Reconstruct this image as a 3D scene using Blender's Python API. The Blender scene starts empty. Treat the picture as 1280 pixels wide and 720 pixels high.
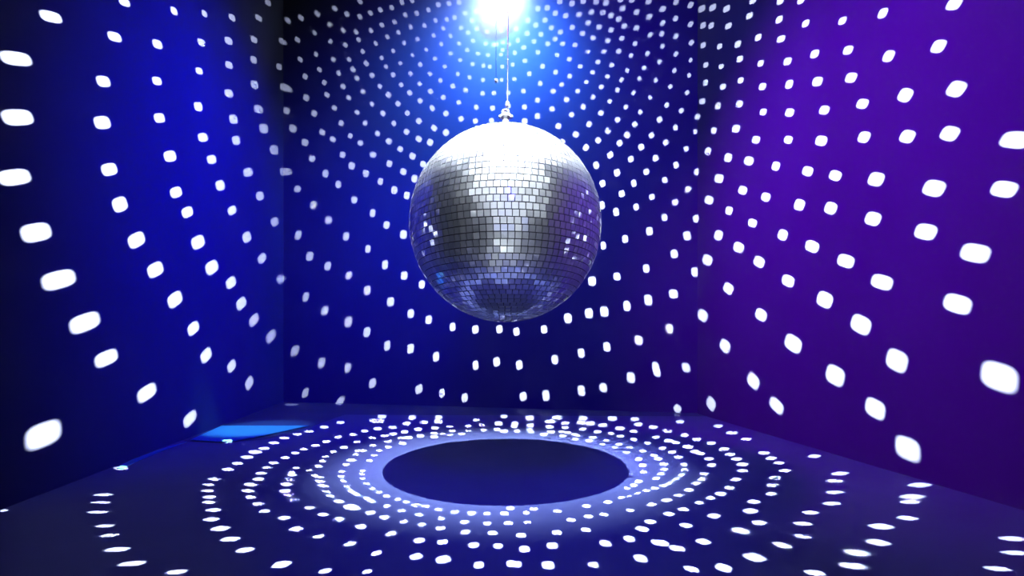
import bpy, bmesh, math, random
from mathutils import Vector, Matrix
random.seed(7)
sc = bpy.context.scene
col = sc.collection

# ------------------------------------------------------------------ helpers
def srgb(r, g, b):
    f = lambda c: c/12.92 if c <= .04045 else ((c+.055)/1.055)**2.4
    return (f(r/255), f(g/255), f(b/255), 1)

def mat(name, color, rough=.6, metal=0., spec=.5, noise=0., scale=30., bump=0., emit=None, estr=0.):
    m = bpy.data.materials.new(name); m.use_nodes = True
    nt = m.node_tree; b = nt.nodes['Principled BSDF']
    b.inputs['Roughness'].default_value = rough
    b.inputs['Metallic'].default_value = metal
    b.inputs['Specular IOR Level'].default_value = spec
    b.inputs['Base Color'].default_value = color
    if emit:
        b.inputs['Emission Color'].default_value = emit
        b.inputs['Emission Strength'].default_value = estr
    if noise or bump:
        tc = nt.nodes.new('ShaderNodeTexCoord')
        n = nt.nodes.new('ShaderNodeTexNoise'); n.inputs['Scale'].default_value = scale
        n.inputs['Detail'].default_value = 4
        nt.links.new(tc.outputs['Object'], n.inputs['Vector'])
        if noise:
            r = nt.nodes.new('ShaderNodeValToRGB')
            r.color_ramp.elements[0].position = .3; r.color_ramp.elements[1].position = .7
            r.color_ramp.elements[0].color = tuple(c*(1-noise) for c in color[:3])+(1,)
            r.color_ramp.elements[1].color = tuple(min(1, c*(1+noise)) for c in color[:3])+(1,)
            nt.links.new(n.outputs['Fac'], r.inputs['Fac'])
            nt.links.new(r.outputs['Color'], b.inputs['Base Color'])
        if bump:
            bp = nt.nodes.new('ShaderNodeBump'); bp.inputs['Strength'].default_value = bump
            bp.inputs['Distance'].default_value = .002
            nt.links.new(n.outputs['Fac'], bp.inputs['Height'])
            nt.links.new(bp.outputs['Normal'], b.inputs['Normal'])
    return m

def obj(name, bm, m, parent=None, smooth=False):
    me = bpy.data.meshes.new(name)
    if smooth:
        for f in bm.faces: f.smooth = True
    bm.to_mesh(me); bm.free()
    me.materials.append(m)
    o = bpy.data.objects.new(name, me); col.objects.link(o)
    if parent: o.parent = parent
    return o

def thing(name, label, cat, loc):
    o = bpy.data.objects.new(name, None); col.objects.link(o)
    o.location = loc; o.empty_display_size = .1
    o['label'] = label; o['category'] = cat
    return o

def tag(o, label, cat):
    o['label'] = label; o['category'] = cat
    return o

def struct(name, bm, m):
    o = obj(name, bm, m); o['kind'] = 'structure'
    return o

def slab(pts, z0, z1):
    """closed prism over a floor-plan polygon"""
    bm = bmesh.new()
    lo = [bm.verts.new((x, y, z0)) for x, y in pts]
    hi = [bm.verts.new((x, y, z1)) for x, y in pts]
    n = len(pts)
    bm.faces.new(lo[::-1]); bm.faces.new(hi)
    for i in range(n):
        bm.faces.new((lo[i], lo[(i+1) % n], hi[(i+1) % n], hi[i]))
    bmesh.ops.recalc_face_normals(bm, faces=bm.faces)
    return bm

def lathe(bm, prof, seg=48, c=(0, 0, 0)):
    """revolve (r, z) profile about the vertical axis"""
    rings = []
    for r, z in prof:
        if r < 1e-6:
            rings.append([bm.verts.new((c[0], c[1], c[2]+z))])
        else:
            rings.append([bm.verts.new((c[0]+r*math.cos(2*math.pi*i/seg), c[1]+r*math.sin(2*math.pi*i/seg), c[2]+z)) for i in range(seg)])
    for a, b in zip(rings, rings[1:]):
        for i in range(seg):
            j = (i+1) % seg
            if len(a) == 1 and len(b) == 1: continue
            if len(a) == 1: bm.faces.new((a[0], b[i], b[j]))
            elif len(b) == 1: bm.faces.new((a[i], a[j], b[0]))
            else: bm.faces.new((a[i], a[j], b[j], b[i]))
    bmesh.ops.recalc_face_normals(bm, faces=bm.faces)
    return bm

def tube(bm, pts, r, seg=10):
    pts = [Vector(p) for p in pts]
    rings = []
    up = Vector((0, 1, 0))
    for i, p in enumerate(pts):
        d = (pts[min(i+1, len(pts)-1)]-pts[max(i-1, 0)]).normalized()
        a = d.cross(up)
        if a.length < .1: a = d.cross(Vector((1, 0, 0)))
        a.normalize(); b = d.cross(a)
        rings.append([bm.verts.new(p+r*(math.cos(2*math.pi*k/seg)*a+math.sin(2*math.pi*k/seg)*b)) for k in range(seg)])
    for a, b in zip(rings, rings[1:]):
        for k in range(seg):
            bm.faces.new((a[k], a[(k+1) % seg], b[(k+1) % seg], b[k]))
    bm.faces.new(rings[0]); bm.faces.new(rings[-1])
    bmesh.ops.recalc_face_normals(bm, faces=bm.faces)
    return bm

# ------------------------------------------------------------------ room
LC = (-1.605, 3.03); RC = (1.057, 2.452)          # back corners
LF = (-1.157, .973);  RF = (1.151, .998)
YF = -1.9                                           # wall behind the camera
def ext(a, b, y): t = (y-a[1])/(b[1]-a[1]); return (a[0]+t*(b[0]-a[0]), y)
LB = ext(LC, LF, YF); RB = ext(RC, RF, YF)
HR = 3.95                                           # ceiling height
WALL = mat('painted wall', (.34, .35, .52, 1), rough=.75, spec=.2, noise=.05, scale=3, bump=.05)
WHITE = mat('white plaster', (.8, .82, .85, 1), rough=.8, noise=.03, scale=3)
FLOOR = mat('dark floor', (.12, .13, .26, 1), rough=.5, spec=.3, noise=.1, scale=6)
MAT = mat('matte vinyl sheet', (.30, .32, .50, 1), rough=.6, spec=.25, noise=.06, scale=5)
T = .06
def wall_bm(a, b, out):
    ax, ay = a; bx, by = b; ox, oy = out
    return slab([(ax, ay), (bx, by), (bx+ox, by+oy), (ax+ox, ay+oy)], 0, HR)
struct('wall_back', wall_bm((LC[0]-T, LC[1]), (RC[0]+T, RC[1]), (0, T)), WALL)
YS = .80                                            # side walls made white from here, out of view, to whiten the ball's reflections
for nm, A, B, o_ in (('wall_left', LB, LC, -T), ('wall_right', RB, RC, T)):
    M_ = ext(A, B, YS)
    struct(nm, wall_bm(M_, B, (o_, 0)), WALL)
    struct(nm+'_front', wall_bm(A, M_, (o_, 0)), WHITE)
struct('wall_front', wall_bm((LB[0]-T, LB[1]), (RB[0]+T, RB[1]), (0, -T)), WHITE)
plan = [(LB[0]-T, LB[1]-T), (RB[0]+T, RB[1]-T), (RC[0]+T, RC[1]+T), (LC[0]-T, LC[1]+T)]
struct('floor', slab(plan, -.05, 0), FLOOR)
struct('ceiling', slab(plan, HR, HR+.05), WHITE)

# ------------------------------------------------------------------ floor sheet, painted-light patch and streak
def xl(y): return ext(LC, LF, y)[0]+.012
def xr(y): return ext(RC, RF, y)[0]-.012
sheet_pts = [(-.93, 2.39), (xr(2.33), 2.33), (xr(1.2), 1.2), (xr(YF+.05), YF+.05),
             (xl(YF+.05), YF+.05), (xl(.98), .98), (xl(1.30), 1.30), (xl(1.69), 1.69), (-1.12, 1.655), (-.99, 1.72), (-.955, 1.86), (-.94, 2.02)]
fs = tag(obj('floor_sheet', slab(sheet_pts, 0, .003), MAT),
         'large matte blue vinyl floor sheet spread under the mirror ball', 'floor mat')

LIT_FLOOR = mat('pale blue light patch', (.22, .80, .95, 1), rough=.5, spec=.2, noise=.04, scale=6)  # pale colour stands in for bright light on the floor
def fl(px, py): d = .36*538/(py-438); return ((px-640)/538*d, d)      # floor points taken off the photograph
patch_pts = [fl(277, 533.5), fl(386, 533.5), fl(330, 546), fl(283, 554.5), fl(238, 551.5)]
tag(obj('light_patch', slab(patch_pts, .0035, .006), LIT_FLOOR),
    'pale blue panel standing in for a patch of light at the left edge of the dark sheet', 'painted light')
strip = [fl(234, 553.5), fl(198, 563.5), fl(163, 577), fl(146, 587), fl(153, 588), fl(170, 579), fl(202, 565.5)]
tag(obj('light_streak', slab(strip[::-1], .0035, .005), LIT_FLOOR),
    'narrow tapering blue strip standing in for a streak of light on the floor at the foot of the left wall', 'vinyl strip')

# ------------------------------------------------------------------ mirror ball
CX, CY, CZ = -.0204, 1.372, .750
R = .3
MIR = bpy.data.materials.new('mirror tiles'); MIR.use_nodes = True
nt = MIR.node_tree; nt.nodes.clear()
o_ = nt.nodes.new('ShaderNodeOutputMaterial')
g1 = nt.nodes.new('ShaderNodeBsdfGlossy'); g1.inputs['Roughness'].default_value = .05
g1.inputs['Color'].default_value = (.9, .93, .95, 1)
g2 = nt.nodes.new('ShaderNodeBsdfGlossy'); g2.inputs['Roughness'].default_value = .44
g2.inputs['Color'].default_value = (.9, .93, .95, 1)
mx = nt.nodes.new('ShaderNodeMixShader'); mx.inputs[0].default_value = .38
nt.links.new(g1.outputs[0], mx.inputs[1]); nt.links.new(g2.outputs[0], mx.inputs[2])
nt.links.new(mx.outputs[0], o_.inputs['Surface'])
GROUT = mat('dark grout', (.02, .02, .03, 1), rough=.6)
STEEL = mat('polished steel', (.85, .87, .9, 1), rough=.35, metal=.35)
CABLE = mat('bright wire', (.9, .93, .96, 1), rough=.22, metal=.9)

ball = thing('mirror_ball', 'large silver disco ball of small square mirror tiles hanging in mid air', 'disco ball', (CX, CY, CZ-R))
bm = bmesh.new()
bmesh.ops.create_uvsphere(bm, u_segments=96, v_segments=48, radius=R-.004)
for v in bm.verts: v.co.z += R
obj('ball_core', bm, GROUT, ball, smooth=True)
bm = bmesh.new()
NR = 52
pitch = math.pi*R/NR
for i in range(NR):
    th = math.pi*(i+.5)/NR
    n = max(4, round(2*math.pi*R*math.sin(th)/pitch))
    off = random.uniform(-.08, .08)+(.5 if i % 2 else 0)
    w = 2*math.pi*R*math.sin(th)/n*.5*.86
    hgt = pitch*.5*.86
    for k in range(n):
        ph = 2*math.pi*(k+off)/n
        nrm = Vector((math.sin(th)*math.cos(ph), math.sin(th)*math.sin(ph), math.cos(th)))
        tu = Vector((-math.sin(ph), math.cos(ph), 0)); tv = nrm.cross(tu)
        c = nrm*(R-.001)
        jn = (nrm+tu*random.gauss(0, .036)+tv*random.gauss(0, .036)).normalized()
        ju = (tu-jn*tu.dot(jn)).normalized(); jv = jn.cross(ju)
        up = Vector((0, 0, R))
        top = [bm.verts.new(up+c+ju*a*w+jv*b*hgt) for a, b in ((-1, -1), (1, -1), (1, 1), (-1, 1))]
        bot = [bm.verts.new(v.co-nrm*.004) for v in top]
        f = bm.faces.new(top)
        for q in range(4):
            bm.faces.new((top[q], bot[q], bot[(q+1) % 4], top[(q+1) % 4]))
bm.normal_update()
mt = obj('mirror_tiles', bm, MIR, ball)
# crown plate, stem, shackle with its two cheek screws
bm = lathe(bmesh.new(), [(0, 0), (.026, 0), (.026, .006), (.018, .010), (0, .010)], 32, (0, 0, 2*R-.002))
obj('crown_plate', bm, STEEL, ball, True)
bm = lathe(bmesh.new(), [(0, 0), (.015, 0), (.015, .012), (.011, .016), (.011, .040), (.0155, .043), (.0155, .053), (.008, .056), (0, .056)], 24, (0, 0, 2*R+.008))
obj('mounting_stem', bm, STEEL, ball, True)
bm = bmesh.new()
tube(bm, [(.0095*math.cos(a), 0, 2*R+.068+.0085*math.sin(a)) for a in [2*math.pi*k/20 for k in range(21)]], .0034)
obj('eye_ring', bm, STEEL, ball, True)
for s in (-1, 1):
    bm = bmesh.new()
    bmesh.ops.create_uvsphere(bm, u_segments=16, v_segments=10, radius=.0066)
    for v in bm.verts: v.co = Vector((v.co.x*1.15+s*.0155, v.co.y, v.co.z+2*R+.055))
    obj('cheek_screw', bm, STEEL, ball, True)

# suspension cable and its ferrule
cb = thing('suspension_cable', 'thin bright steel cable running straight up from the ball', 'cable', (CX+.006, CY, CZ+R+.068))
zl = HR-(CZ+R+.068)
obj('wire', tube(bmesh.new(), [(-.004, 0, .012), (0, 0, .035), (.002, 0, .3), (.0, 0, zl)], .0019), CABLE, cb, True)
obj('ferrule', lathe(bmesh.new(), [(0, 0), (.0045, 0), (.0055, .003), (.0055, .013), (.0045, .016), (0, .016)], 16, (-.001, 0, .018)), STEEL, cb, True)
# second, finer safety wire that stops short of the ball
sx = (620-640)/538*CY
zb = .36+(438-101)/538*CY
sw = thing('safety_wire', 'short fainter wire hanging left of the main cable', 'wire', (sx, CY, zb))
obj('wire', tube(bmesh.new(), [(0, 0, 0), (0, 0, 1.), (0, 0, HR-zb)], .0008), CABLE, sw, True)
obj('end_clip', lathe(bmesh.new(), [(0, 0), (.004, .001), (.005, .006), (.004, .011), (0, .013)], 14, (0, 0, -.006)), STEEL, sw, True)

# ------------------------------------------------------------------ globe lamp added in front of the back wall for the hazy glow
GLOW = mat('lit opal glass', (.9, .95, 1, 1), rough=.3, emit=(.72, .88, 1, 1), estr=5)
BLACK = mat('black lamp housing', (.02, .02, .025, 1), rough=.45)
GX, GY, GZ = -.084, 2.50, 2.425
gl = thing('added_glow_lamp', 'glowing white globe lamp added for the hazy glow at the top above the ball', 'lamp', (GX, GY, GZ-.055))
obj('globe', lathe(bmesh.new(), [(.072*math.sin(math.pi*i/20), .055-.072*math.cos(math.pi*i/20)) for i in range(20)]+[(.012, .126), (0, .126)], 32), GLOW, gl, True)
obj('lamp_holder', lathe(bmesh.new(), [(0, .124), (.026, .124), (.028, .130), (.022, .175), (.008, .185), (0, .185)], 28), BLACK, gl, True)
obj('cord', tube(bmesh.new(), [(0, 0, .18), (0, 0, .8), (0, 0, HR-GZ+.055)], .003), BLACK, gl, True)

# ------------------------------------------------------------------ lamps
def spot(name, loc, target, power, color, size_deg, blend=1., radius=.02):
    l = bpy.data.lights.new(name, 'SPOT'); l.energy = power; l.color = color
    l.spot_size = math.radians(size_deg); l.spot_blend = blend; l.shadow_soft_size = radius
    o = bpy.data.objects.new(name, l); col.objects.link(o); o.location = loc
    o.rotation_euler = (Vector(target)-Vector(loc)).to_track_quat('-Z', 'Y').to_euler()
    return o
def point(name, loc, power, color, radius=.03):
    l = bpy.data.lights.new(name, 'POINT'); l.energy = power; l.color = color; l.shadow_soft_size = radius
    o = bpy.data.objects.new(name, l); col.objects.link(o); o.location = loc
    return o
# pin spot straight above the ball: lights its crown and throws its round shadow on the sheet
spot('pin_spot', (CX-.006, CY+.03, 3.75), (CX-.006, CY+.03, 0), 1500, (.42, .55, 1), 19, 1., .012)
# added narrow spots that whiten the ball, and a finer one its hanging gear
for px_, py_, e_ in ((0, -.3, 620), (-1.0, .95, 950), (1.0, .95, 950)):
    spot('ball_fill', (px_, py_, 3.4), (CX, CY, CZ+.01), e_*2.0, (.88, .95, 1), 10.2, .15, .03)
spot('gear_fill', (0, 0, 2.9), (CX, CY, CZ+R+.05), 650, (.9, .95, 1), 3.2, .5, .01)
spot('low_ball_fill', (0, .35, .05), (CX, CY, CZ-.01), 11, (.85, .94, 1), 26.5, .3, .02)  # added low spot, brightens the ball's lower band
# colour washes
spot('blue_wash', (.2, 1.7, 1.9), (-1.45, 2.3, .78), 100, (.0, .000, 1), 86, 1., .05)
spot('blue_wash', (0, .5, 3.6), (-.1, 2.7, .80), 165, (.045, .001, 1), 78, 1., .4)
spot('purple_wash', (-.35, 1.35, 1.75), (1.12, 1.52, .85), 76, (.26, .0, 1), 82, 1., .05)
spot('floor_fill', (.15, .9, 3.6), (.15, 1.25, 0), 40, (.035, .022, 1), 44, 1., .6)  # added fills that tint the floor and the ball's shadow blue
spot('floor_fill', (0, -.1, 1.25), (0, 1.22, 0), 26, (.03, .018, 1), 48, 1., .02)
spot('cyan_patch_fill', (-.9, 1.1, 2.2), (-1.17, 1.99, 0), 190, (.14, .42, 1), 12, .7, .02)  # added spot, brightens the pale floor patch
# added spots that imitate the hazy lamp glow on the wall: hot white centre inside a wide blue glow
spot('wall_glow', (GX+.01, GY+.045, GZ+.14), (GX+.01, GY+.3, GZ+.10), 19, (.50, .72, 1), 150, 1., .01)
spot('wall_glow', (GX, GY-.26, GZ-.02), (GX, GY+.3, GZ-.30), 56, (.035, .22, 1), 135, 1., .02)
# added lamps whitening the unseen walls and ceiling that the ball reflects
for sx_ in (-.35, .35):
    spot('reflection_fill', (sx_, .72, 1.75), (sx_*1.2, YF, 3.3), 640, (.9, .96, 1), 122, .5, .04)
    spot('reflection_fill', (sx_, -.6, 2.6), (sx_*.9, YF, 1.7), 640, (.9, .96, 1), 110, 1., .04)
    spot('reflection_fill', (sx_*.2, -.25, 1.5), (sx_*3.2, -.55, 1.55), 75, (.9, .96, 1), 100, .6, .04)

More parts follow.
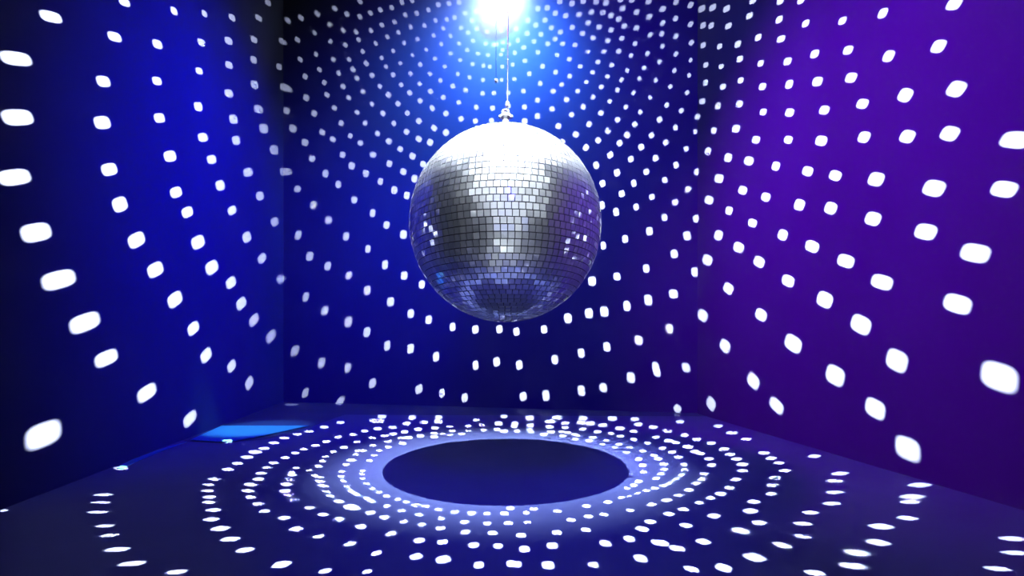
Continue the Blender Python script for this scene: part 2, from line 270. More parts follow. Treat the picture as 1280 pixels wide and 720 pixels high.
# ------------------------------------------------------------------ patterned spots standing in for light the mirrors reflect
# every entry is one mirror's beam: azimuth and elevation from the ball centre in degrees, its roll, then its
# width and height class.  The beam leaves the ball surface at the mirror that bends the overhead
# lamp's light into that direction.
BEAMS = """
177.59,-61.98,-1,5,6 128.96,-61.38,9,6,4 170.30,-61.37,-21,5,5 124.21,-61.11,6,7,5 118.46,-60.99,2,8,5 104.87,-60.66,-12,8,5 -147.51,-60.50,-21,5,4 -143.29,-60.48,-16,5,4
-155.75,-60.38,-34,6,5 -132.49,-60.34,-11,6,4 -137.74,-60.31,-15,6,4 -151.81,-60.27,-29,6,5 94.70,-60.25,-21,9,6 -120.46,-60.24,0,7,4 173.04,-60.22,-16,4,5 179.50,-60.20,3,5,6
-127.28,-60.17,-5,6,4 153.51,-60.16,36,6,5 -160.54,-60.14,-18,5,5 -113.31,-60.07,11,6,4 -175.39,-60.05,14,4,5 -102.75,-59.97,21,6,4 -170.96,-59.96,22,5,6 -107.22,-59.95,17,6,4
163.73,-59.94,-38,5,5 -165.78,-59.90,33,5,5 138.88,-59.87,13,5,4 145.57,-59.85,12,6,5 84.55,-59.63,-30,9,6 -87.06,-59.49,31,8,5 135.87,-59.43,13,4,2 71.95,-59.27,-39,9,6
131.43,-59.19,7,6,4 53.91,-58.96,37,5,8 61.70,-58.78,43,5,8 37.40,-58.78,25,6,9 112.03,-58.73,-11,8,5 127.07,-58.72,1,6,4 -78.32,-58.65,37,8,5 44.64,-58.36,31,7,a
-145.22,-58.07,-20,5,4 123.36,-58.04,-4,7,5 -135.26,-57.95,-10,6,4 105.84,-57.88,-16,8,5 -151.32,-57.87,-23,5,4 -138.59,-57.82,-14,6,4 -157.38,-57.78,-31,5,4 -129.67,-57.63,-3,7,4
-163.93,-57.60,-36,5,4 -125.80,-57.51,1,7,4 -120.47,-57.46,8,7,4 173.75,-57.31,0,4,4 -70.16,-57.27,43,9,5 -113.79,-57.25,14,7,4 118.83,-57.24,-11,7,5 178.46,-57.23,2,5,5
28.84,-57.20,20,7,a -170.71,-57.18,44,5,5 157.55,-57.15,37,5,5 99.34,-57.14,-22,8,5 -176.31,-57.13,13,4,5 18.82,-57.09,14,8,b 153.12,-56.95,32,5,5 162.71,-56.95,-42,5,5
-108.34,-56.90,18,7,4 -54.73,-56.80,-36,7,a -63.12,-56.78,-41,6,9 -101.93,-56.68,22,7,4 115.65,-56.62,-13,7,5 92.44,-56.47,-26,9,6 -93.11,-56.39,29,8,5 -86.68,-56.33,33,8,5
145.33,-56.26,17,5,4 64.98,-56.21,-45,9,6 58.13,-56.12,40,6,9 84.82,-56.05,-32,9,6 -36.58,-55.96,-23,7,a 111.01,-55.91,-15,7,4 72.47,-55.88,-40,9,6 -86.74,-55.83,33,8,5
-22.60,-55.81,-14,7,a -28.33,-55.80,-17,6,9 137.46,-55.75,-4,6,5 79.76,-55.66,-35,9,6 -145.64,-55.47,-21,6,5 -150.86,-55.40,-28,6,5 -156.58,-55.37,-27,5,4 -161.67,-55.37,-26,4,4
49.49,-55.23,33,5,8 131.57,-55.20,-13,7,5 -139.61,-55.17,-11,8,6 -166.37,-55.11,40,5,5 -138.06,-55.04,-10,8,6 11.38,-54.98,8,7,9 -78.78,-54.97,39,8,5 -132.25,-54.93,4,7,5
105.00,-54.91,-19,7,4 33.96,-54.85,22,6,9 -122.31,-54.84,26,7,5 -126.61,-54.84,21,7,5 -178.11,-54.70,16,5,5 41.68,-54.69,29,7,a -172.24,-54.65,21,5,5 125.82,-54.58,-12,7,5
-1.61,-54.55,0,8,c -116.41,-54.52,30,8,5 -72.19,-54.50,43,9,5 4.56,-54.47,4,7,b 168.41,-54.25,-16,5,5 31.93,-54.17,21,6,9 -111.25,-54.15,30,8,5 99.25,-54.13,-23,7,5
162.01,-54.12,-30,5,5 176.01,-54.10,-3,5,5 119.86,-53.98,-16,7,5 -30.50,-53.95,-18,6,9 -107.20,-53.93,29,7,5 20.38,-53.76,15,8,b -72.81,-53.56,43,9,6 -63.98,-53.28,-42,6,9
112.86,-53.27,-21,7,5 92.40,-53.26,-29,8,5 -40.33,-53.21,-27,7,c -104.88,-53.18,27,7,4 -45.92,-53.17,-31,7,b 27.94,-53.12,19,7,a -10.71,-53.01,-6,7,b 140.03,-53.01,-11,6,5
-17.65,-53.00,-10,7,9 -55.62,-52.97,-35,7,a 147.08,-52.89,7,6,5 24.94,-52.85,18,7,a 134.97,-52.55,-8,6,5 -150.13,-52.47,-30,6,5 -157.97,-52.45,-28,5,5 -4.72,-52.45,-3,7,c
107.81,-52.43,-24,8,5 -94.28,-52.36,32,8,5 -143.41,-52.34,-11,6,5 -48.11,-52.32,-31,7,a -33.06,-52.30,-21,7,a -169.17,-52.23,27,5,5 83.29,-52.18,-35,9,6 151.22,-52.08,19,6,6
-164.72,-52.05,42,5,5 -138.18,-52.02,15,6,4 -175.11,-52.00,14,5,5 -179.50,-51.95,3,4,5 128.24,-51.95,-11,6,4 9.55,-51.92,7,7,9 -24.42,-51.86,-15,7,a -88.65,-51.83,35,8,5
102.38,-51.82,-26,8,5 -98.69,-51.75,27,7,4 -131.93,-51.67,21,6,4 170.86,-51.67,-11,5,6 76.68,-51.35,-39,a,6 123.38,-51.29,-15,7,4 175.90,-51.29,-4,5,6 70.89,-51.13,-42,a,6
-124.85,-50.99,24,6,4 156.44,-50.97,-37,5,6 161.46,-50.96,-26,5,6 -82.86,-50.78,38,8,5 62.29,-50.73,42,6,a -120.29,-50.60,29,7,4 119.06,-50.48,-18,7,5 55.25,-50.42,38,6,a
142.77,-50.36,-13,6,5 -116.47,-50.28,31,7,5 -106.97,-50.27,36,8,5 -111.24,-50.25,34,8,5 -76.71,-50.11,42,9,5 -102.75,-50.11,33,7,5 -100.01,-49.78,32,7,4 48.17,-49.75,33,7,a
-70.50,-49.70,-45,6,9 134.20,-49.65,-8,7,5 113.47,-49.62,-22,8,5 -95.69,-49.55,31,7,4 -154.29,-49.41,30,5,4 92.82,-49.35,-31,9,5 -166.94,-49.33,-41,5,5 -171.34,-49.27,31,6,6
152.77,-49.27,-37,7,6 37.50,-49.11,26,7,b -147.33,-49.10,21,5,4 -134.37,-49.05,21,6,4 2.62,-49.02,3,7,c 178.30,-48.99,0,4,5 43.06,-48.96,29,6,a -160.44,-48.95,29,4,4
177.57,-48.86,-1,4,5 -141.16,-48.81,19,6,5 -176.95,-48.73,7,4,5 -62.38,-48.59,-40,6,9 173.02,-48.56,-7,5,6 105.68,-48.37,-28,8,5 -50.24,-48.29,-32,7,a -55.04,-48.17,-35,6,a
86.11,-48.16,-35,9,6 17.07,-48.12,12,8,c -128.18,-48.04,24,6,4 166.56,-48.03,-40,4,4 30.43,-48.02,22,7,b 151.88,-47.96,-37,6,5 23.22,-47.93,17,7,b -46.06,-47.89,-29,7,a
159.15,-47.86,-25,5,6 -123.01,-47.75,26,7,4 77.66,-47.74,-40,a,6 146.37,-47.65,-6,6,5 -41.19,-47.60,-28,7,b 79.98,-47.56,-38,9,6 -15.79,-47.38,-10,7,a 121.06,-47.33,-21,7,5
126.95,-47.33,-17,8,5 -28.87,-47.26,-19,7,b -10.20,-47.22,-6,7,b 9.02,-47.21,7,7,c -117.83,-47.00,29,7,4 -22.79,-46.97,-15,7,a 137.73,-46.78,-16,7,6 -35.08,-46.77,-24,7,c
71.52,-46.75,-43,a,6 -104.61,-46.69,35,8,5 -113.03,-46.57,32,8,4 -162.51,-46.49,31,3,2 97.62,-46.42,-33,8,5 -108.45,-46.41,34,8,5 71.75,-46.39,-43,a,6 -99.81,-46.22,37,8,5
132.07,-46.22,-18,7,5 62.84,-46.16,42,7,b 65.61,-46.13,44,6,a -94.99,-45.86,39,8,5 114.36,-45.70,-27,7,4 56.84,-45.66,39,6,a -157.34,-45.65,34,4,3 2.74,-45.62,3,7,d
-3.56,-45.59,-2,8,d -90.44,-45.47,40,8,5 -85.34,-45.44,41,8,5 154.91,-45.38,-40,5,4 91.81,-45.25,-37,9,6 -80.25,-45.13,42,8,5 107.97,-45.04,-30,8,4 -150.93,-45.01,31,6,5
-75.96,-44.74,44,9,5 -142.81,-44.72,33,6,4 -137.44,-44.66,33,7,4 -71.18,-44.60,-43,6,9 -132.08,-44.57,32,7,5 86.76,-44.57,-39,9,6 151.05,-44.56,20,6,5 -122.26,-44.34,32,7,4
46.68,-44.33,33,7,b 145.12,-44.29,-14,7,6 -126.88,-44.21,31,7,4 -65.99,-44.02,-41,6,9 82.23,-44.00,-41,9,6 102.20,-43.97,-35,8,5 138.48,-43.88,-29,6,5 -117.44,-43.79,35,7,3
-114.40,-43.62,37,7,4 128.01,-43.56,-39,7,4 40.68,-43.50,29,8,c 133.29,-43.28,-36,6,4 -55.19,-43.25,-35,6,a 20.63,-43.19,15,8,c 122.05,-43.12,-36,7,4 -60.07,-43.03,-38,6,a
-110.33,-43.01,39,7,4 76.89,-42.81,-43,a,6 14.95,-42.46,11,9,d -106.12,-42.44,41,7,4 33.59,-42.34,24,8,c -40.44,-42.30,-27,7,b -102.45,-42.22,42,8,4 -49.85,-42.18,-32,6,a
25.61,-41.91,19,8,d -95.54,-41.85,41,8,5 -45.07,-41.83,-30,7,b 96.41,-41.83,-40,8,5 70.14,-41.79,-45,a,6 65.02,-41.71,43,6,a 28.66,-41.69,21,8,d -90.87,-41.49,42,8,5
143.39,-41.41,-33,6,3 -11.02,-41.39,-7,7,a 115.61,-41.34,-40,8,4 -142.54,-41.19,36,6,2 -23.79,-40.91,-16,8,d 90.45,-40.80,-41,8,5 -85.52,-40.76,43,9,6 59.37,-40.69,40,6,b
-28.56,-40.62,-20,7,c 134.27,-40.45,-28,7,5 86.53,-40.37,-41,9,5 138.41,-40.33,-37,7,4 109.15,-40.32,-43,8,4 -34.06,-40.28,-24,7,d -81.04,-40.21,45,9,6 52.93,-40.13,37,7,b
-136.61,-39.86,40,7,3 -80.80,-39.76,45,9,6 -77.49,-39.61,-44,6,9 129.23,-39.60,-30,7,5 82.00,-39.55,-42,9,6 7.13,-39.49,6,8,e -131.11,-39.36,42,7,3 123.01,-39.23,-35,8,5
47.13,-39.01,33,7,b 102.14,-39.01,45,5,8 -125.61,-38.83,-45,2,6 41.82,-38.41,30,7,c -72.12,-38.40,-42,6,9 15.85,-38.31,12,9,d -121.57,-38.28,-43,2,6 -1.37,-37.64,0,7,d
117.84,-37.51,-40,7,4 97.29,-37.39,45,5,9 23.72,-37.24,18,8,d -67.09,-37.20,-39,6,9 -115.25,-37.13,-39,2,7 -21.84,-36.81,-15,7,d -62.81,-36.72,-37,6,9 -110.91,-36.48,-37,2,7
-59.00,-36.25,-37,6,9 110.41,-36.16,-41,8,4 69.56,-36.10,42,6,9 -38.75,-35.93,-27,7,c -107.23,-35.81,-36,3,7 31.71,-35.74,24,8,d 85.54,-35.60,-43,9,5 107.86,-35.52,-42,9,5
-29.10,-35.46,-21,7,d 129.35,-35.38,-42,6,2 -40.22,-35.15,-28,6,c -53.44,-35.13,-35,6,a 37.35,-34.61,28,7,c 63.19,-34.48,41,7,a 124.02,-34.32,-44,7,2 119.82,-33.79,-44,7,3
101.82,-33.63,-44,9,5 -47.49,-33.62,-33,6,a -74.12,-33.32,-44,5,9 47.82,-32.75,35,6,b -93.32,-32.67,40,8,4 -35.60,-32.57,-26,7,c -110.28,-32.18,34,4,0 56.51,-32.14,39,6,a
96.70,-29.98,1,a,8 3.97,-27.40,17,7,7 69.52,-27.36,-30,b,7 10.20,-27.30,9,7,8 -103.79,-26.72,5,c,8 91.66,-26.38,-11,a,8 -11.59,-26.26,8,6,7 -72.66,-26.05,33,b,6
41.23,-26.03,-29,5,6 19.72,-25.88,7,7,8 49.31,-25.22,-43,a,7 25.26,-24.72,5,7,7 -17.05,-24.35,6,5,7 -84.18,-23.12,24,c,7 62.71,-22.89,-36,b,8 84.03,-22.56,-18,b,9
-22.22,-22.50,5,6,7 31.74,-21.77,3,7,8 -36.75,-21.31,-32,5,9 106.88,-20.28,-5,a,9 2.87,-20.17,11,7,8 95.13,-19.90,-16,a,9 -44.15,-19.90,35,8,7 37.26,-19.82,3,6,7
-8.81,-19.38,7,6,8 -31.21,-19.14,-2,5,7 -3.28,-19.06,10,7,8 12.66,-19.06,8,7,8 37.02,-18.86,4,6,8 -93.17,-18.84,18,c,7 42.76,-17.91,5,6,7 -54.48,-17.82,-42,6,a
-41.24,-17.78,-7,3,6 19.67,-17.25,7,7,8 74.05,-17.19,-28,c,9 -60.02,-16.19,43,a,6 -18.43,-16.12,3,6,8 -67.86,-15.85,38,b,7 26.15,-15.43,5,7,8 53.85,-15.17,-40,b,8
-35.27,-15.08,-4,4,7 89.11,-14.95,-23,b,9 -97.18,-14.50,19,d,8 -23.98,-13.45,0,6,8 33.42,-13.35,5,7,8 -39.10,-13.13,-6,4,7 102.85,-12.75,-16,a,8 -71.67,-12.06,36,b,7
-28.55,-12.01,-2,5,8 2.10,-11.77,8,7,8 9.70,-11.38,7,7,8 -2.53,-10.90,7,7,8 65.06,-10.77,-32,b,8 -8.86,-10.56,4,7,8 81.75,-10.30,-27,b,9 39.68,-10.21,5,6,8
-42.52,-10.15,-8,4,7 -101.51,-9.66,19,d,8 -14.54,-9.46,2,6,8 92.77,-8.92,-19,b,8 -32.17,-8.55,-4,5,8 16.17,-8.50,7,8,9 -47.67,-8.27,-45,6,b -76.89,-8.25,34,c,8
46.58,-7.51,-40,b,8 -20.09,-7.21,0,6,8 21.64,-7.20,6,8,9 104.68,-7.03,-19,a,8 25.51,-6.72,6,8,9 -52.97,-6.69,43,b,6 -35.21,-6.01,-6,5,8 72.72,-5.41,-29,b,8
-23.93,-5.37,-2,6,8 30.83,-5.27,6,7,9 -57.00,-4.68,40,b,7 -104.83,-4.67,22,c,8 -82.08,-4.47,31,c,8 86.22,-4.46,-25,b,8 35.48,-3.79,6,7,9 54.94,-3.48,-39,b,8
-38.66,-3.42,-7,4,7 99.13,-3.08,-23,a,8 40.48,-2.37,6,7,8 -27.92,-2.34,-3,6,8 -60.21,-1.70,38,b,7 -86.67,-0.90,33,c,8 107.32,-0.60,-29,9,7 -41.19,-0.57,-8,3,7
-66.16,-0.39,35,c,8 78.82,-0.22,-29,b,8 64.47,0.09,-33,b,8 -32.10,0.34,-5,5,8 -107.61,0.76,26,c,7 91.29,1.08,-28,a,8 22.46,1.18,6,8,9 -21.58,1.46,-2,6,8
28.55,2.15,6,7,8 44.36,2.30,6,6,8 100.18,2.35,-30,a,8 -44.80,2.56,45,9,6 -70.31,3.02,33,c,8 -90.39,3.40,32,b,8 -35.12,3.52,-5,4,7 -25.27,3.59,-3,6,8
35.06,3.74,6,6,8 71.27,3.86,-32,a,8 48.14,4.02,-35,b,8 108.33,4.21,-31,a,7 58.19,4.50,-32,b,8 -50.47,4.92,41,a,6 -38.24,5.30,-7,4,7 83.08,5.43,-32,a,8
-28.96,5.97,-4,5,8 40.63,6.60,7,6,8 -40.68,6.99,-7,4,7 91.83,6.99,-30,a,8 -73.40,7.34,32,b,7 -107.25,7.60,29,c,7 -55.24,7.60,36,a,7 -92.60,7.69,30,b,7
75.70,8.37,-31,a,8 102.03,8.43,-39,9,7 51.75,8.47,-31,a,8 62.50,8.51,-31,a,7 -32.00,9.19,-5,4,7 -76.62,9.69,31,b,7 42.96,10.17,8,6,8 25.26,10.18,5,6,8
-42.14,10.63,-8,3,7 84.07,10.64,-34,a,7 96.68,10.91,-37,9,7 -59.90,11.20,34,a,6 30.43,11.24,5,6,8 -35.54,11.35,-7,4,7 -46.54,12.12,33,9,6 35.74,12.36,6,6,8
66.44,12.61,-31,a,7 55.13,12.79,-31,9,7 -25.41,12.95,-5,6,8 102.76,13.34,-43,9,7 44.67,13.42,9,6,7 -94.00,13.57,30,b,7 77.75,13.76,-33,a,7 -107.44,13.86,30,c,6
-38.15,14.00,-8,4,6 89.73,14.30,-33,9,7 -63.58,14.54,28,a,7 -28.68,14.61,-6,5,7 38.79,14.87,8,5,7 -78.25,14.94,29,b,7 -51.14,15.57,29,9,6 59.46,15.78,-29,a,7
-40.19,16.27,-8,3,6 48.66,16.31,-28,a,7 96.39,16.61,-43,9,7 -31.19,16.68,-7,4,7 69.37,17.52,-32,9,7 40.83,17.62,9,5,6 80.98,17.65,-32,a,7 28.33,17.85,8,6,8
-66.22,18.10,27,a,6 32.88,18.23,9,5,7 -42.22,18.47,-9,3,5 -34.24,18.62,-8,4,6 -54.86,18.73,26,a,6 -93.80,19.05,29,a,6 89.44,19.34,-34,9,6 43.08,19.62,11,5,6
-81.06,19.67,28,a,6 100.74,19.71,-40,8,6 36.26,19.72,10,5,6 51.91,19.81,-26,a,7 24.77,19.86,10,7,8 -43.96,20.67,23,8,5 -36.71,20.78,-8,3,6 -68.88,20.81,25,a,6
61.38,20.84,-27,a,7 72.77,21.00,-30,9,6 -24.74,21.38,-9,5,7 -102.78,21.40,30,b,5 29.66,21.70,12,6,7 -27.23,21.98,-9,5,7 -38.57,22.11,-9,3,6 81.66,22.20,-31,9,6
44.76,22.44,12,5,6 38.85,22.54,11,4,6 -58.58,22.94,23,9,6 102.52,23.00,-41,8,5 54.87,23.02,-24,9,7 -29.80,23.09,-10,4,6 93.89,23.17,-37,8,6 32.39,23.40,13,5,7
-46.75,23.62,19,9,6 -32.36,23.92,-9,4,6 63.56,23.96,-25,9,6 -40.38,23.96,-9,3,5 87.29,24.15,-33,9,6 -81.68,24.59,25,9,5 -34.66,24.62,-10,4,6 25.06,24.66,16,6,7
40.96,24.79,13,4,6 -70.25,24.98,22,9,6 -23.16,25.02,-12,5,7 35.08,25.09,14,5,6 73.15,25.33,-28,9,6 48.33,25.45,-22,8,6 -91.53,25.71,26,a,5 -59.46,25.91,19,9,6
-25.44,25.91,-13,5,6 -36.07,26.05,-11,3,5 -41.29,26.08,-10,3,5 -49.97,26.27,16,9,6 28.57,26.32,18,6,7 -28.15,26.76,-13,4,6 42.81,27.12,12,3,5 80.10,27.15,-29,9,6
36.98,27.25,16,5,6 57.36,27.45,-21,9,6 -42.78,27.49,-9,3,5 -31.13,27.55,-14,4,5 65.72,27.94,-24,8,5 -37.53,27.99,-12,3,4 -21.32,28.16,-17,5,6 86.70,28.16,-31,8,5
31.72,28.33,20,5,6 -39.02,28.49,-12,3,4 50.22,28.64,-20,7,5 23.52,28.68,25,6,7 -51.59,28.76,13,9,5 -33.27,28.85,-16,3,4 92.96,28.97,-34,7,5 -23.58,29.18,-18,5,6
-60.90,29.24,16,9,5 -81.57,29.37,22,9,5 -34.90,29.45,-16,2,4 39.02,29.45,17,4,5 44.36,29.49,10,2,4 -43.52,29.60,-9,2,4 73.04,29.67,-25,8,6 -26.07,29.87,-19,4,5
-69.96,29.96,18,8,4 34.00,30.03,22,5,6 26.93,30.09,27,6,6 -28.26,30.63,-20,4,5 -89.43,30.78,25,9,4 -40.09,30.79,-12,2,4 -36.30,30.90,-16,2,4 58.44,31.18,-19,8,5
79.44,31.27,-26,8,5 -30.33,31.31,-21,3,4 40.85,31.34,15,3,5 36.15,31.50,22,4,5 45.02,31.65,-15,6,4 -52.85,31.84,10,8,5 29.16,31.88,30,5,6 65.48,31.90,-21,8,5
-32.47,32.25,-20,2,4 51.58,32.30,-16,7,5 -19.78,32.42,-27,5,6 -41.14,32.46,-11,2,4 85.57,32.46,-27,7,4 -22.26,32.49,-26,5,5 20.88,32.51,41,6,6 -43.89,32.52,5,7,4
-37.30,32.73,-16,2,3 30.88,32.93,30,5,6 -60.84,32.98,12,8,4 72.61,33.09,-22,8,5 -24.79,33.10,-26,4,5 23.97,33.38,41,5,6 -33.79,33.44,-20,2,3 37.79,33.66,23,4,5
41.92,33.68,17,3,4 -69.36,33.73,14,8,4 46.45,33.80,-12,7,4 -27.27,33.82,-26,3,4 -38.35,34.07,-15,2,3 14.61,34.22,-32,6,6 32.59,34.36,30,4,5 58.82,34.59,-16,7,4
26.39,34.62,42,5,5 -29.36,34.71,-26,3,4 -16.11,34.79,-40,5,6 53.20,34.85,-13,7,4 -45.22,34.91,2,6,3 -53.10,34.94,6,7,4 -77.17,34.96,16,7,4 -35.15,34.97,-20,2,3
-18.88,35.05,-37,5,5 -41.27,35.11,-11,1,3 18.25,35.26,-33,6,5 64.94,35.35,-17,7,4 -22.22,35.47,-35,4,5 39.21,35.47,24,3,4 -31.31,35.49,-25,2,3 -38.74,35.52,-14,1,3
-60.96,35.91,9,8,4 42.97,35.97,21,2,3 28.69,36.01,41,4,5 33.77,36.01,30,3,4 -24.63,36.12,-34,3,4 77.26,36.12,-21,7,4 -36.00,36.17,-20,2,3 47.55,36.35,-9,6,4
21.69,36.57,-33,5,5 -32.84,36.69,-25,2,3 70.81,36.69,-19,8,4 -39.39,36.84,-12,1,2 -41.89,36.87,-9,1,2 -26.50,37.02,-34,3,4 13.59,37.20,-19,6,5 -52.97,37.32,2,7,3
-68.40,37.33,8,6,3 58.56,37.59,-12,7,4 -36.65,37.63,-18,1,3 30.60,37.64,38,3,4 -12.49,37.66,32,5,4 35.86,37.67,28,2,3 -28.33,37.74,-33,3,4 -8.86,37.76,24,5,4
52.62,37.78,-10,6,3 -44.37,37.91,-3,6,2 -16.16,37.93,38,5,4 24.67,37.93,-33,5,4 39.89,37.93,27,2,3 -19.29,38.12,42,4,4 -33.82,38.12,-25,2,3 -4.62,38.15,15,5,5
43.33,38.22,21,1,3 -29.90,38.43,-32,2,3 4.35,38.44,-1,6,5 -39.85,38.47,-12,0,2 -21.96,38.63,-45,3,4 47.62,38.71,-7,6,3 -59.90,38.74,4,7,3 17.19,38.77,-20,5,4
-42.22,38.93,-9,1,2 64.23,38.94,-13,7,4 -37.47,38.96,-16,1,2 -34.46,39.00,-25,2,3 7.88,39.21,-7,5,5 -24.14,39.23,-43,3,4 70.31,39.25,-16,7,4 32.32,39.33,35,3,3
26.83,39.34,-34,4,3 76.11,39.37,-21,7,4 -31.29,39.43,-32,2,3 57.93,39.63,-9,7,4 20.19,39.64,-21,5,4 37.04,39.78,32,2,3 -51.53,39.85,-2,7,2 40.65,39.88,29,2,3
-25.85,39.89,-41,2,3 -35.08,39.95,-24,1,2 -8.65,39.99,19,4,4 43.57,40.11,26,1,2 -13.03,40.12,26,4,3 11.90,40.18,-11,5,4 -4.35,40.24,12,5,4 -16.77,40.25,32,4,3
-43.38,40.37,-8,1,2 52.10,40.44,-7,6,3 -19.69,40.51,36,4,3 -32.27,40.57,-32,2,3 28.65,40.63,-38,4,3 -27.45,40.75,-40,2,3 4.30,40.75,0,5,4 22.66,40.77,-22,4,3
-40.08,40.78,-14,0,1 -0.14,40.82,6,5,4 -37.87,40.88,-18,0,2 33.64,41.01,38,2,3 -22.04,41.03,39,3,2 15.80,41.25,-14,5,4 46.75,41.29,-3,6,3 70.64,41.32,-17,7,4
-28.78,41.37,-40,1,2 -35.66,41.43,-24,1,2 -41.80,41.49,-14,1,2 -48.60,41.68,-4,6,2 7.94,41.71,-5,5,4 -32.88,41.78,-34,1,2 29.59,41.87,-38,3,3 24.77,41.88,-23,4,3
40.95,41.88,36,2,3 -23.98,41.89,42,3,2 37.78,41.96,41,2,3 -29.58,42.19,-40,1,2 43.70,42.20,38,2,3 61.55,42.21,-9,7,3 -11.34,42.22,20,4,3 34.61,42.22,43,2,3
18.72,42.24,-16,4,3 -6.99,42.25,14,4,3 -14.49,42.27,25,4,3 54.94,42.41,-6,7,3 -17.45,42.52,28,3,2 -3.98,42.54,10,4,3 -26.04,42.65,44,2,1 -37.94,42.68,-24,1,2
-0.14,42.79,6,4,3 30.88,42.82,-38,3,2 12.17,42.85,-9,5,3 -33.57,42.89,-35,1,2 -19.83,42.90,31,3,2 -36.00,42.91,-28,1,2 -39.69,42.97,-24,1,2 26.25,43.07,-23,4,2
4.02,43.14,1,4,3 20.97,43.22,-17,4,2 49.38,43.29,-2,6,3 -30.63,43.55,-43,1,2 -34.00,43.56,-36,1,2 -21.93,43.61,35,3,2 46.75,43.61,-1,6,3 14.51,43.64,-11,4,3
62.65,43.64,-10,7,3 -27.42,43.73,44,2,1 38.35,43.74,-41,3,2 35.33,43.81,-39,3,2 40.95,44.02,-41,3,2 -10.34,44.11,17,3,2 -13.31,44.15,21,3,2 8.66,44.15,-4,4,3
-6.89,44.16,13,3,2 22.60,44.29,-18,4,2 -23.57,44.35,37,2,1 -3.28,44.35,9,3,2 27.31,44.36,-24,4,2 43.57,44.37,-39,3,2 54.36,44.44,-5,7,3 -16.41,44.53,24,3,1
31.76,44.54,-32,3,2 -1.94,44.55,8,3,2 16.62,44.57,-12,4,3 -37.24,44.66,-36,1,2 -31.48,44.69,-45,1,2 1.55,44.80,4,4,2 -35.43,44.90,-40,1,2 -28.51,45.03,41,2,1
-18.66,45.11,26,3,1 49.83,45.21,-2,7,3 38.23,45.23,-35,3,2 -25.32,45.32,38,2,1 23.93,45.43,-18,4,2 -33.37,45.46,-45,1,2 46.30,45.46,0,7,3 12.83,45.47,-8,4,3
19.41,45.54,-14,4,2 5.65,45.55,0,4,3 -20.64,45.73,28,2,1 28.94,45.75,-25,4,2 32.68,45.77,-29,3,2 35.91,45.86,-31,3,2 -9.60,45.95,16,3,2 -29.56,45.97,40,2,1
-12.68,46.02,19,3,1 40.88,46.03,-32,3,2 -6.78,46.07,13,3,2 -5.12,46.09,11,3,2 -26.39,46.18,37,2,1 -1.74,46.33,7,3,2 38.45,46.38,-30,3,2 43.57,46.43,-32,3,2
-15.03,46.44,21,3,1 9.28,46.44,-4,4,3 25.42,46.45,-19,4,2 -31.57,46.52,40,2,1 -22.52,46.52,31,2,1 1.07,46.71,5,3,2 16.50,46.81,-11,4,2 -33.33,47.01,41,2,1
-27.16,47.06,35,2,1 29.67,47.12,-23,4,2 21.26,47.13,-15,4,2 -17.22,47.14,22,2,1 4.41,47.24,1,4,2 -8.21,47.40,14,3,1 -29.81,47.46,37,2,1 -23.96,47.49,31,2,1
-10.94,47.50,16,3,1 32.96,47.50,-25,4,2 -5.57,47.51,11,3,1 26.34,47.56,-19,4,2 13.29,47.65,-7,4,2 40.97,47.74,-29,3,2 -18.97,47.76,24,2,1 -2.11,47.83,8,3,1
38.40,47.91,-27,4,2 35.73,47.94,-25,4,2 -12.98,47.97,18,3,1 1.63,48.20,4,3,2 7.98,48.25,-2,4,2 -21.02,48.37,26,2,1 30.25,48.38,-21,4,2 -27.71,48.39,33,2,1
-1.68,48.40,7,3,1 18.06,48.40,-11,4,2 -25.05,48.45,31,2,1 -15.03,48.49,20,2,1 22.67,48.55,-15,4,2 27.13,48.63,-19,4,2 -9.46,48.79,15,3,1 -6.19,48.81,12,3,1
-4.01,48.85,9,3,1 4.10,48.86,2,4,2 14.75,48.87,-8,4,2 -3.26,48.97,9,3,1 -16.76,49.00,21,2,1 10.70,49.13,-4,4,2 0.09,49.15,6,3,1 33.01,49.18,-22,4,2
-22.68,49.25,27,2,1 -1.53,49.30,7,3,1 28.94,49.45,-19,4,2 20.03,49.46,-12,4,2 -18.54,49.48,23,2,1 -25.72,49.51,31,2,1 24.21,49.51,-15,4,2 -10.74,49.52,16,3,1
6.90,49.55,0,4,2 12.70,49.56,-6,4,2 35.57,49.56,-24,4,2 2.49,49.68,4,3,2 -12.48,49.80,17,3,1 -15.94,50.10,20,2,1 -5.80,50.18,11,3,1 -20.14,50.21,24,2,1
27.13,50.21,-17,4,2 14.14,50.24,-7,4,2 -8.47,50.25,13,3,1 -23.65,50.27,28,2,1 8.85,50.29,-2,4,2 29.85,50.34,-19,4,2 21.48,50.41,-13,4,2 17.31,50.45,-9,4,2
5.03,50.49,1,4,2 -2.05,50.57,8,3,1 -14.05,50.63,18,3,1 31.99,50.70,-21,4,2 11.69,50.88,-4,4,2 25.14,50.88,-15,4,2 -9.74,50.95,14,3,1 2.03,50.96,4,4,2
-17.92,51.21,22,3,1 29.41,51.34,-19,4,2 7.42,51.36,0,4,2 22.32,51.41,-13,4,2 -6.48,51.47,12,3,1 -11.45,51.48,16,3,1 19.05,51.60,-10,4,2 25.91,51.72,-16,4,2
9.93,51.79,-2,4,2 -15.40,51.81,19,3,1 15.57,51.87,-7,4,2 5.19,51.88,2,4,2 -8.73,52.03,13,3,1 23.49,52.27,-14,4,2 -12.98,52.33,17,3,1 12.77,52.35,-5,4,2
20.19,52.81,-11,4,2 17.25,52.92,-9,4,2 10.55,53.01,-3,4,2 7.98,53.02,-1,4,2 13.99,53.43,-6,4,2
"""
DOT_POWER = 300
cls = {}
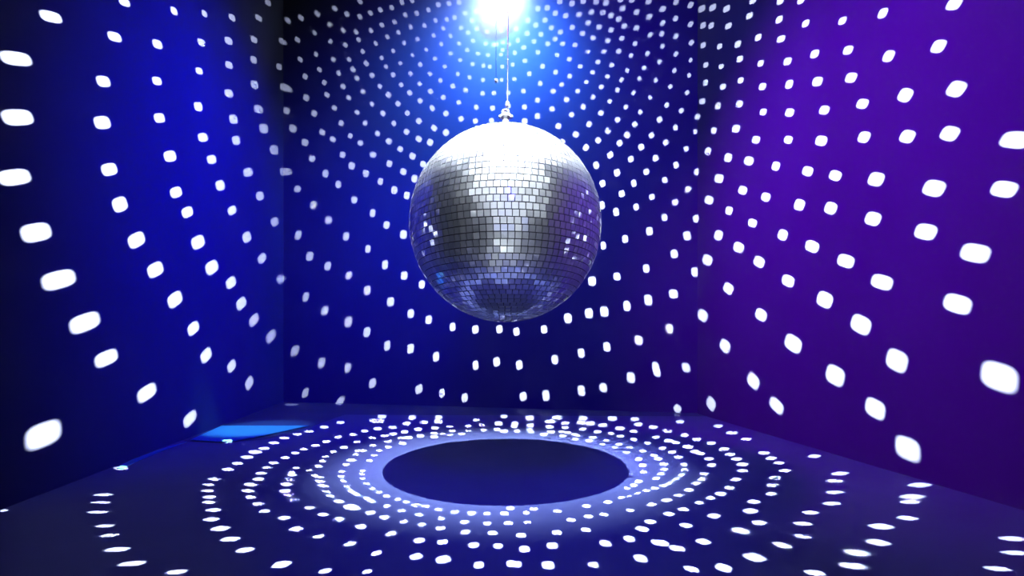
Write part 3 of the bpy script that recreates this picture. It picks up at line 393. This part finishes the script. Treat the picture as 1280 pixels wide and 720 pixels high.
def beam_light(wc, hc):
    k = (wc, hc)
    if k in cls: return cls[k]
    a = .004*1.22**wc; b = .004*1.22**hc
    l = bpy.data.lights.new('mirror_beam_spot', 'SPOT')
    l.energy = DOT_POWER; l.color = (.90, .97, 1); l.shadow_soft_size = 0
    l.spot_size = 2*math.atan(max(a, b)*1.25); l.spot_blend = 0
    l.use_nodes = True
    nt = l.node_tree; N = nt.nodes; N.clear()
    out = N.new('ShaderNodeOutputLight'); em = N.new('ShaderNodeEmission')
    tc = N.new('ShaderNodeTexCoord'); sp = N.new('ShaderNodeSeparateXYZ')
    nt.links.new(tc.outputs['Normal'], sp.inputs[0])
    def M(op, *ins):
        m = N.new('ShaderNodeMath'); m.operation = op
        for i, v in enumerate(ins):
            if isinstance(v, (int, float)): m.inputs[i].default_value = v
            else: nt.links.new(v, m.inputs[i])
        return m.outputs[0]
    u = M('POWER', M('ABSOLUTE', M('DIVIDE', M('DIVIDE', sp.outputs[0], sp.outputs[2]), a)), 3.)
    v = M('POWER', M('ABSOLUTE', M('DIVIDE', M('DIVIDE', sp.outputs[1], sp.outputs[2]), b)), 3.)
    s = M('POWER', M('ADD', u, v), 1/3.)
    mr = N.new('ShaderNodeMapRange'); mr.interpolation_type = 'SMOOTHSTEP'
    nt.links.new(s, mr.inputs['Value'])
    mr.inputs['From Min'].default_value = .78; mr.inputs['From Max'].default_value = 1.18
    mr.inputs['To Min'].default_value = 1; mr.inputs['To Max'].default_value = 0
    nt.links.new(mr.outputs[0], em.inputs['Strength'])
    nt.links.new(em.outputs[0], out.inputs['Surface'])
    cls[k] = l
    return l

def vplane(a, b):
    d = Vector((b[0]-a[0], b[1]-a[1])); n = Vector((d.y, -d.x, 0)).normalized()
    return n, n.dot(Vector((a[0], a[1], 0)))
PLANES = [vplane(LF, LC), vplane(LC, RC), vplane(RC, RF), vplane(LB, RB),
          (Vector((0, 0, 1)), 0.), (Vector((0, 0, 1)), HR)]
C = Vector((CX, CY, CZ))
def throw(az, el, roll, wc, hc):
    az = math.radians(az); el = math.radians(el)
    D = Vector((math.sin(az)*math.cos(el), math.cos(az)*math.cos(el), math.sin(el)))
    t = min(((c-n.dot(C))/n.dot(D) for n, c in PLANES if abs(n.dot(D)) > 1e-6 and (c-n.dot(C))/n.dot(D) > 1e-4))
    P = C+D*t
    o = C
    for _ in range(8):
        b = (P-o).normalized(); n = (b+Vector((0, 0, 1))).normalized(); o = C+n*(R+.012)
    L = bpy.data.objects.new('mirror_beam_spot', beam_light(wc, hc)); col.objects.link(L)
    z = -b; x = Vector((0, 0, 1)).cross(z)
    if x.length < 1e-4: x = Vector((1, 0, 0))
    x.normalize(); y = z.cross(x)
    rr = math.radians(roll); x, y = x*math.cos(rr)+y*math.sin(rr), y*math.cos(rr)-x*math.sin(rr)
    L.matrix_world = Matrix(((x.x, y.x, z.x, o.x), (x.y, y.y, z.y, o.y), (x.z, y.z, z.z, o.z), (0, 0, 0, 1)))
for line in BEAMS.split():
    a, e, r, w, h = line.split(',')
    throw(float(a), float(e), float(r), int(w, 36), int(h, 36))

# added rings of spots on the unseen wall behind the camera, for the ball's reflections
for el in range(-26, 44, 7):
    n = max(6, round(44*math.cos(math.radians(el))))
    for k in range(n):
        az = 360*(k+(.5 if (el//7) % 2 else 0))/n
        if 139 < az < 221: throw(az+random.uniform(-1, 1), el+random.uniform(-.8, .8), 0, 8, 7)

for i, el in enumerate(range(-57, -24, 5)):  # added unseen floor spots, for sparkle in the ball's lower band
    n = round(70*math.cos(math.radians(el)))
    for k in range(n):
        az = 360*(k+.5*(i % 2))/n
        far = (CZ)/math.tan(math.radians(-el))
        if CY+far*math.cos(math.radians(az)) < .60: throw(az+random.uniform(-1, 1), el+random.uniform(-.6, .6), 0, 8, 7)

# ------------------------------------------------------------------ camera
cam = bpy.data.cameras.new('camera'); cam.sensor_width = 36; cam.lens = 36*538/1280
cam.shift_y = 78/1280; cam.clip_start = .02
co = bpy.data.objects.new('camera', cam); col.objects.link(co)
co.location = (0, 0, .36); co.rotation_euler = (math.pi/2, 0, 0)
sc.camera = co
w = bpy.data.worlds.new('world'); sc.world = w; w.use_nodes = True
w.node_tree.nodes['Background'].inputs[0].default_value = (0, 0, 0, 1)
sc.view_settings.view_transform = 'Standard'; sc.view_settings.look = 'None'
sc.view_settings.exposure = 0; sc.view_settings.gamma = 1
sc.cycles.diffuse_bounces = 0
sc.cycles.use_adaptive_sampling = False
sc.cycles.light_sampling_threshold = 0
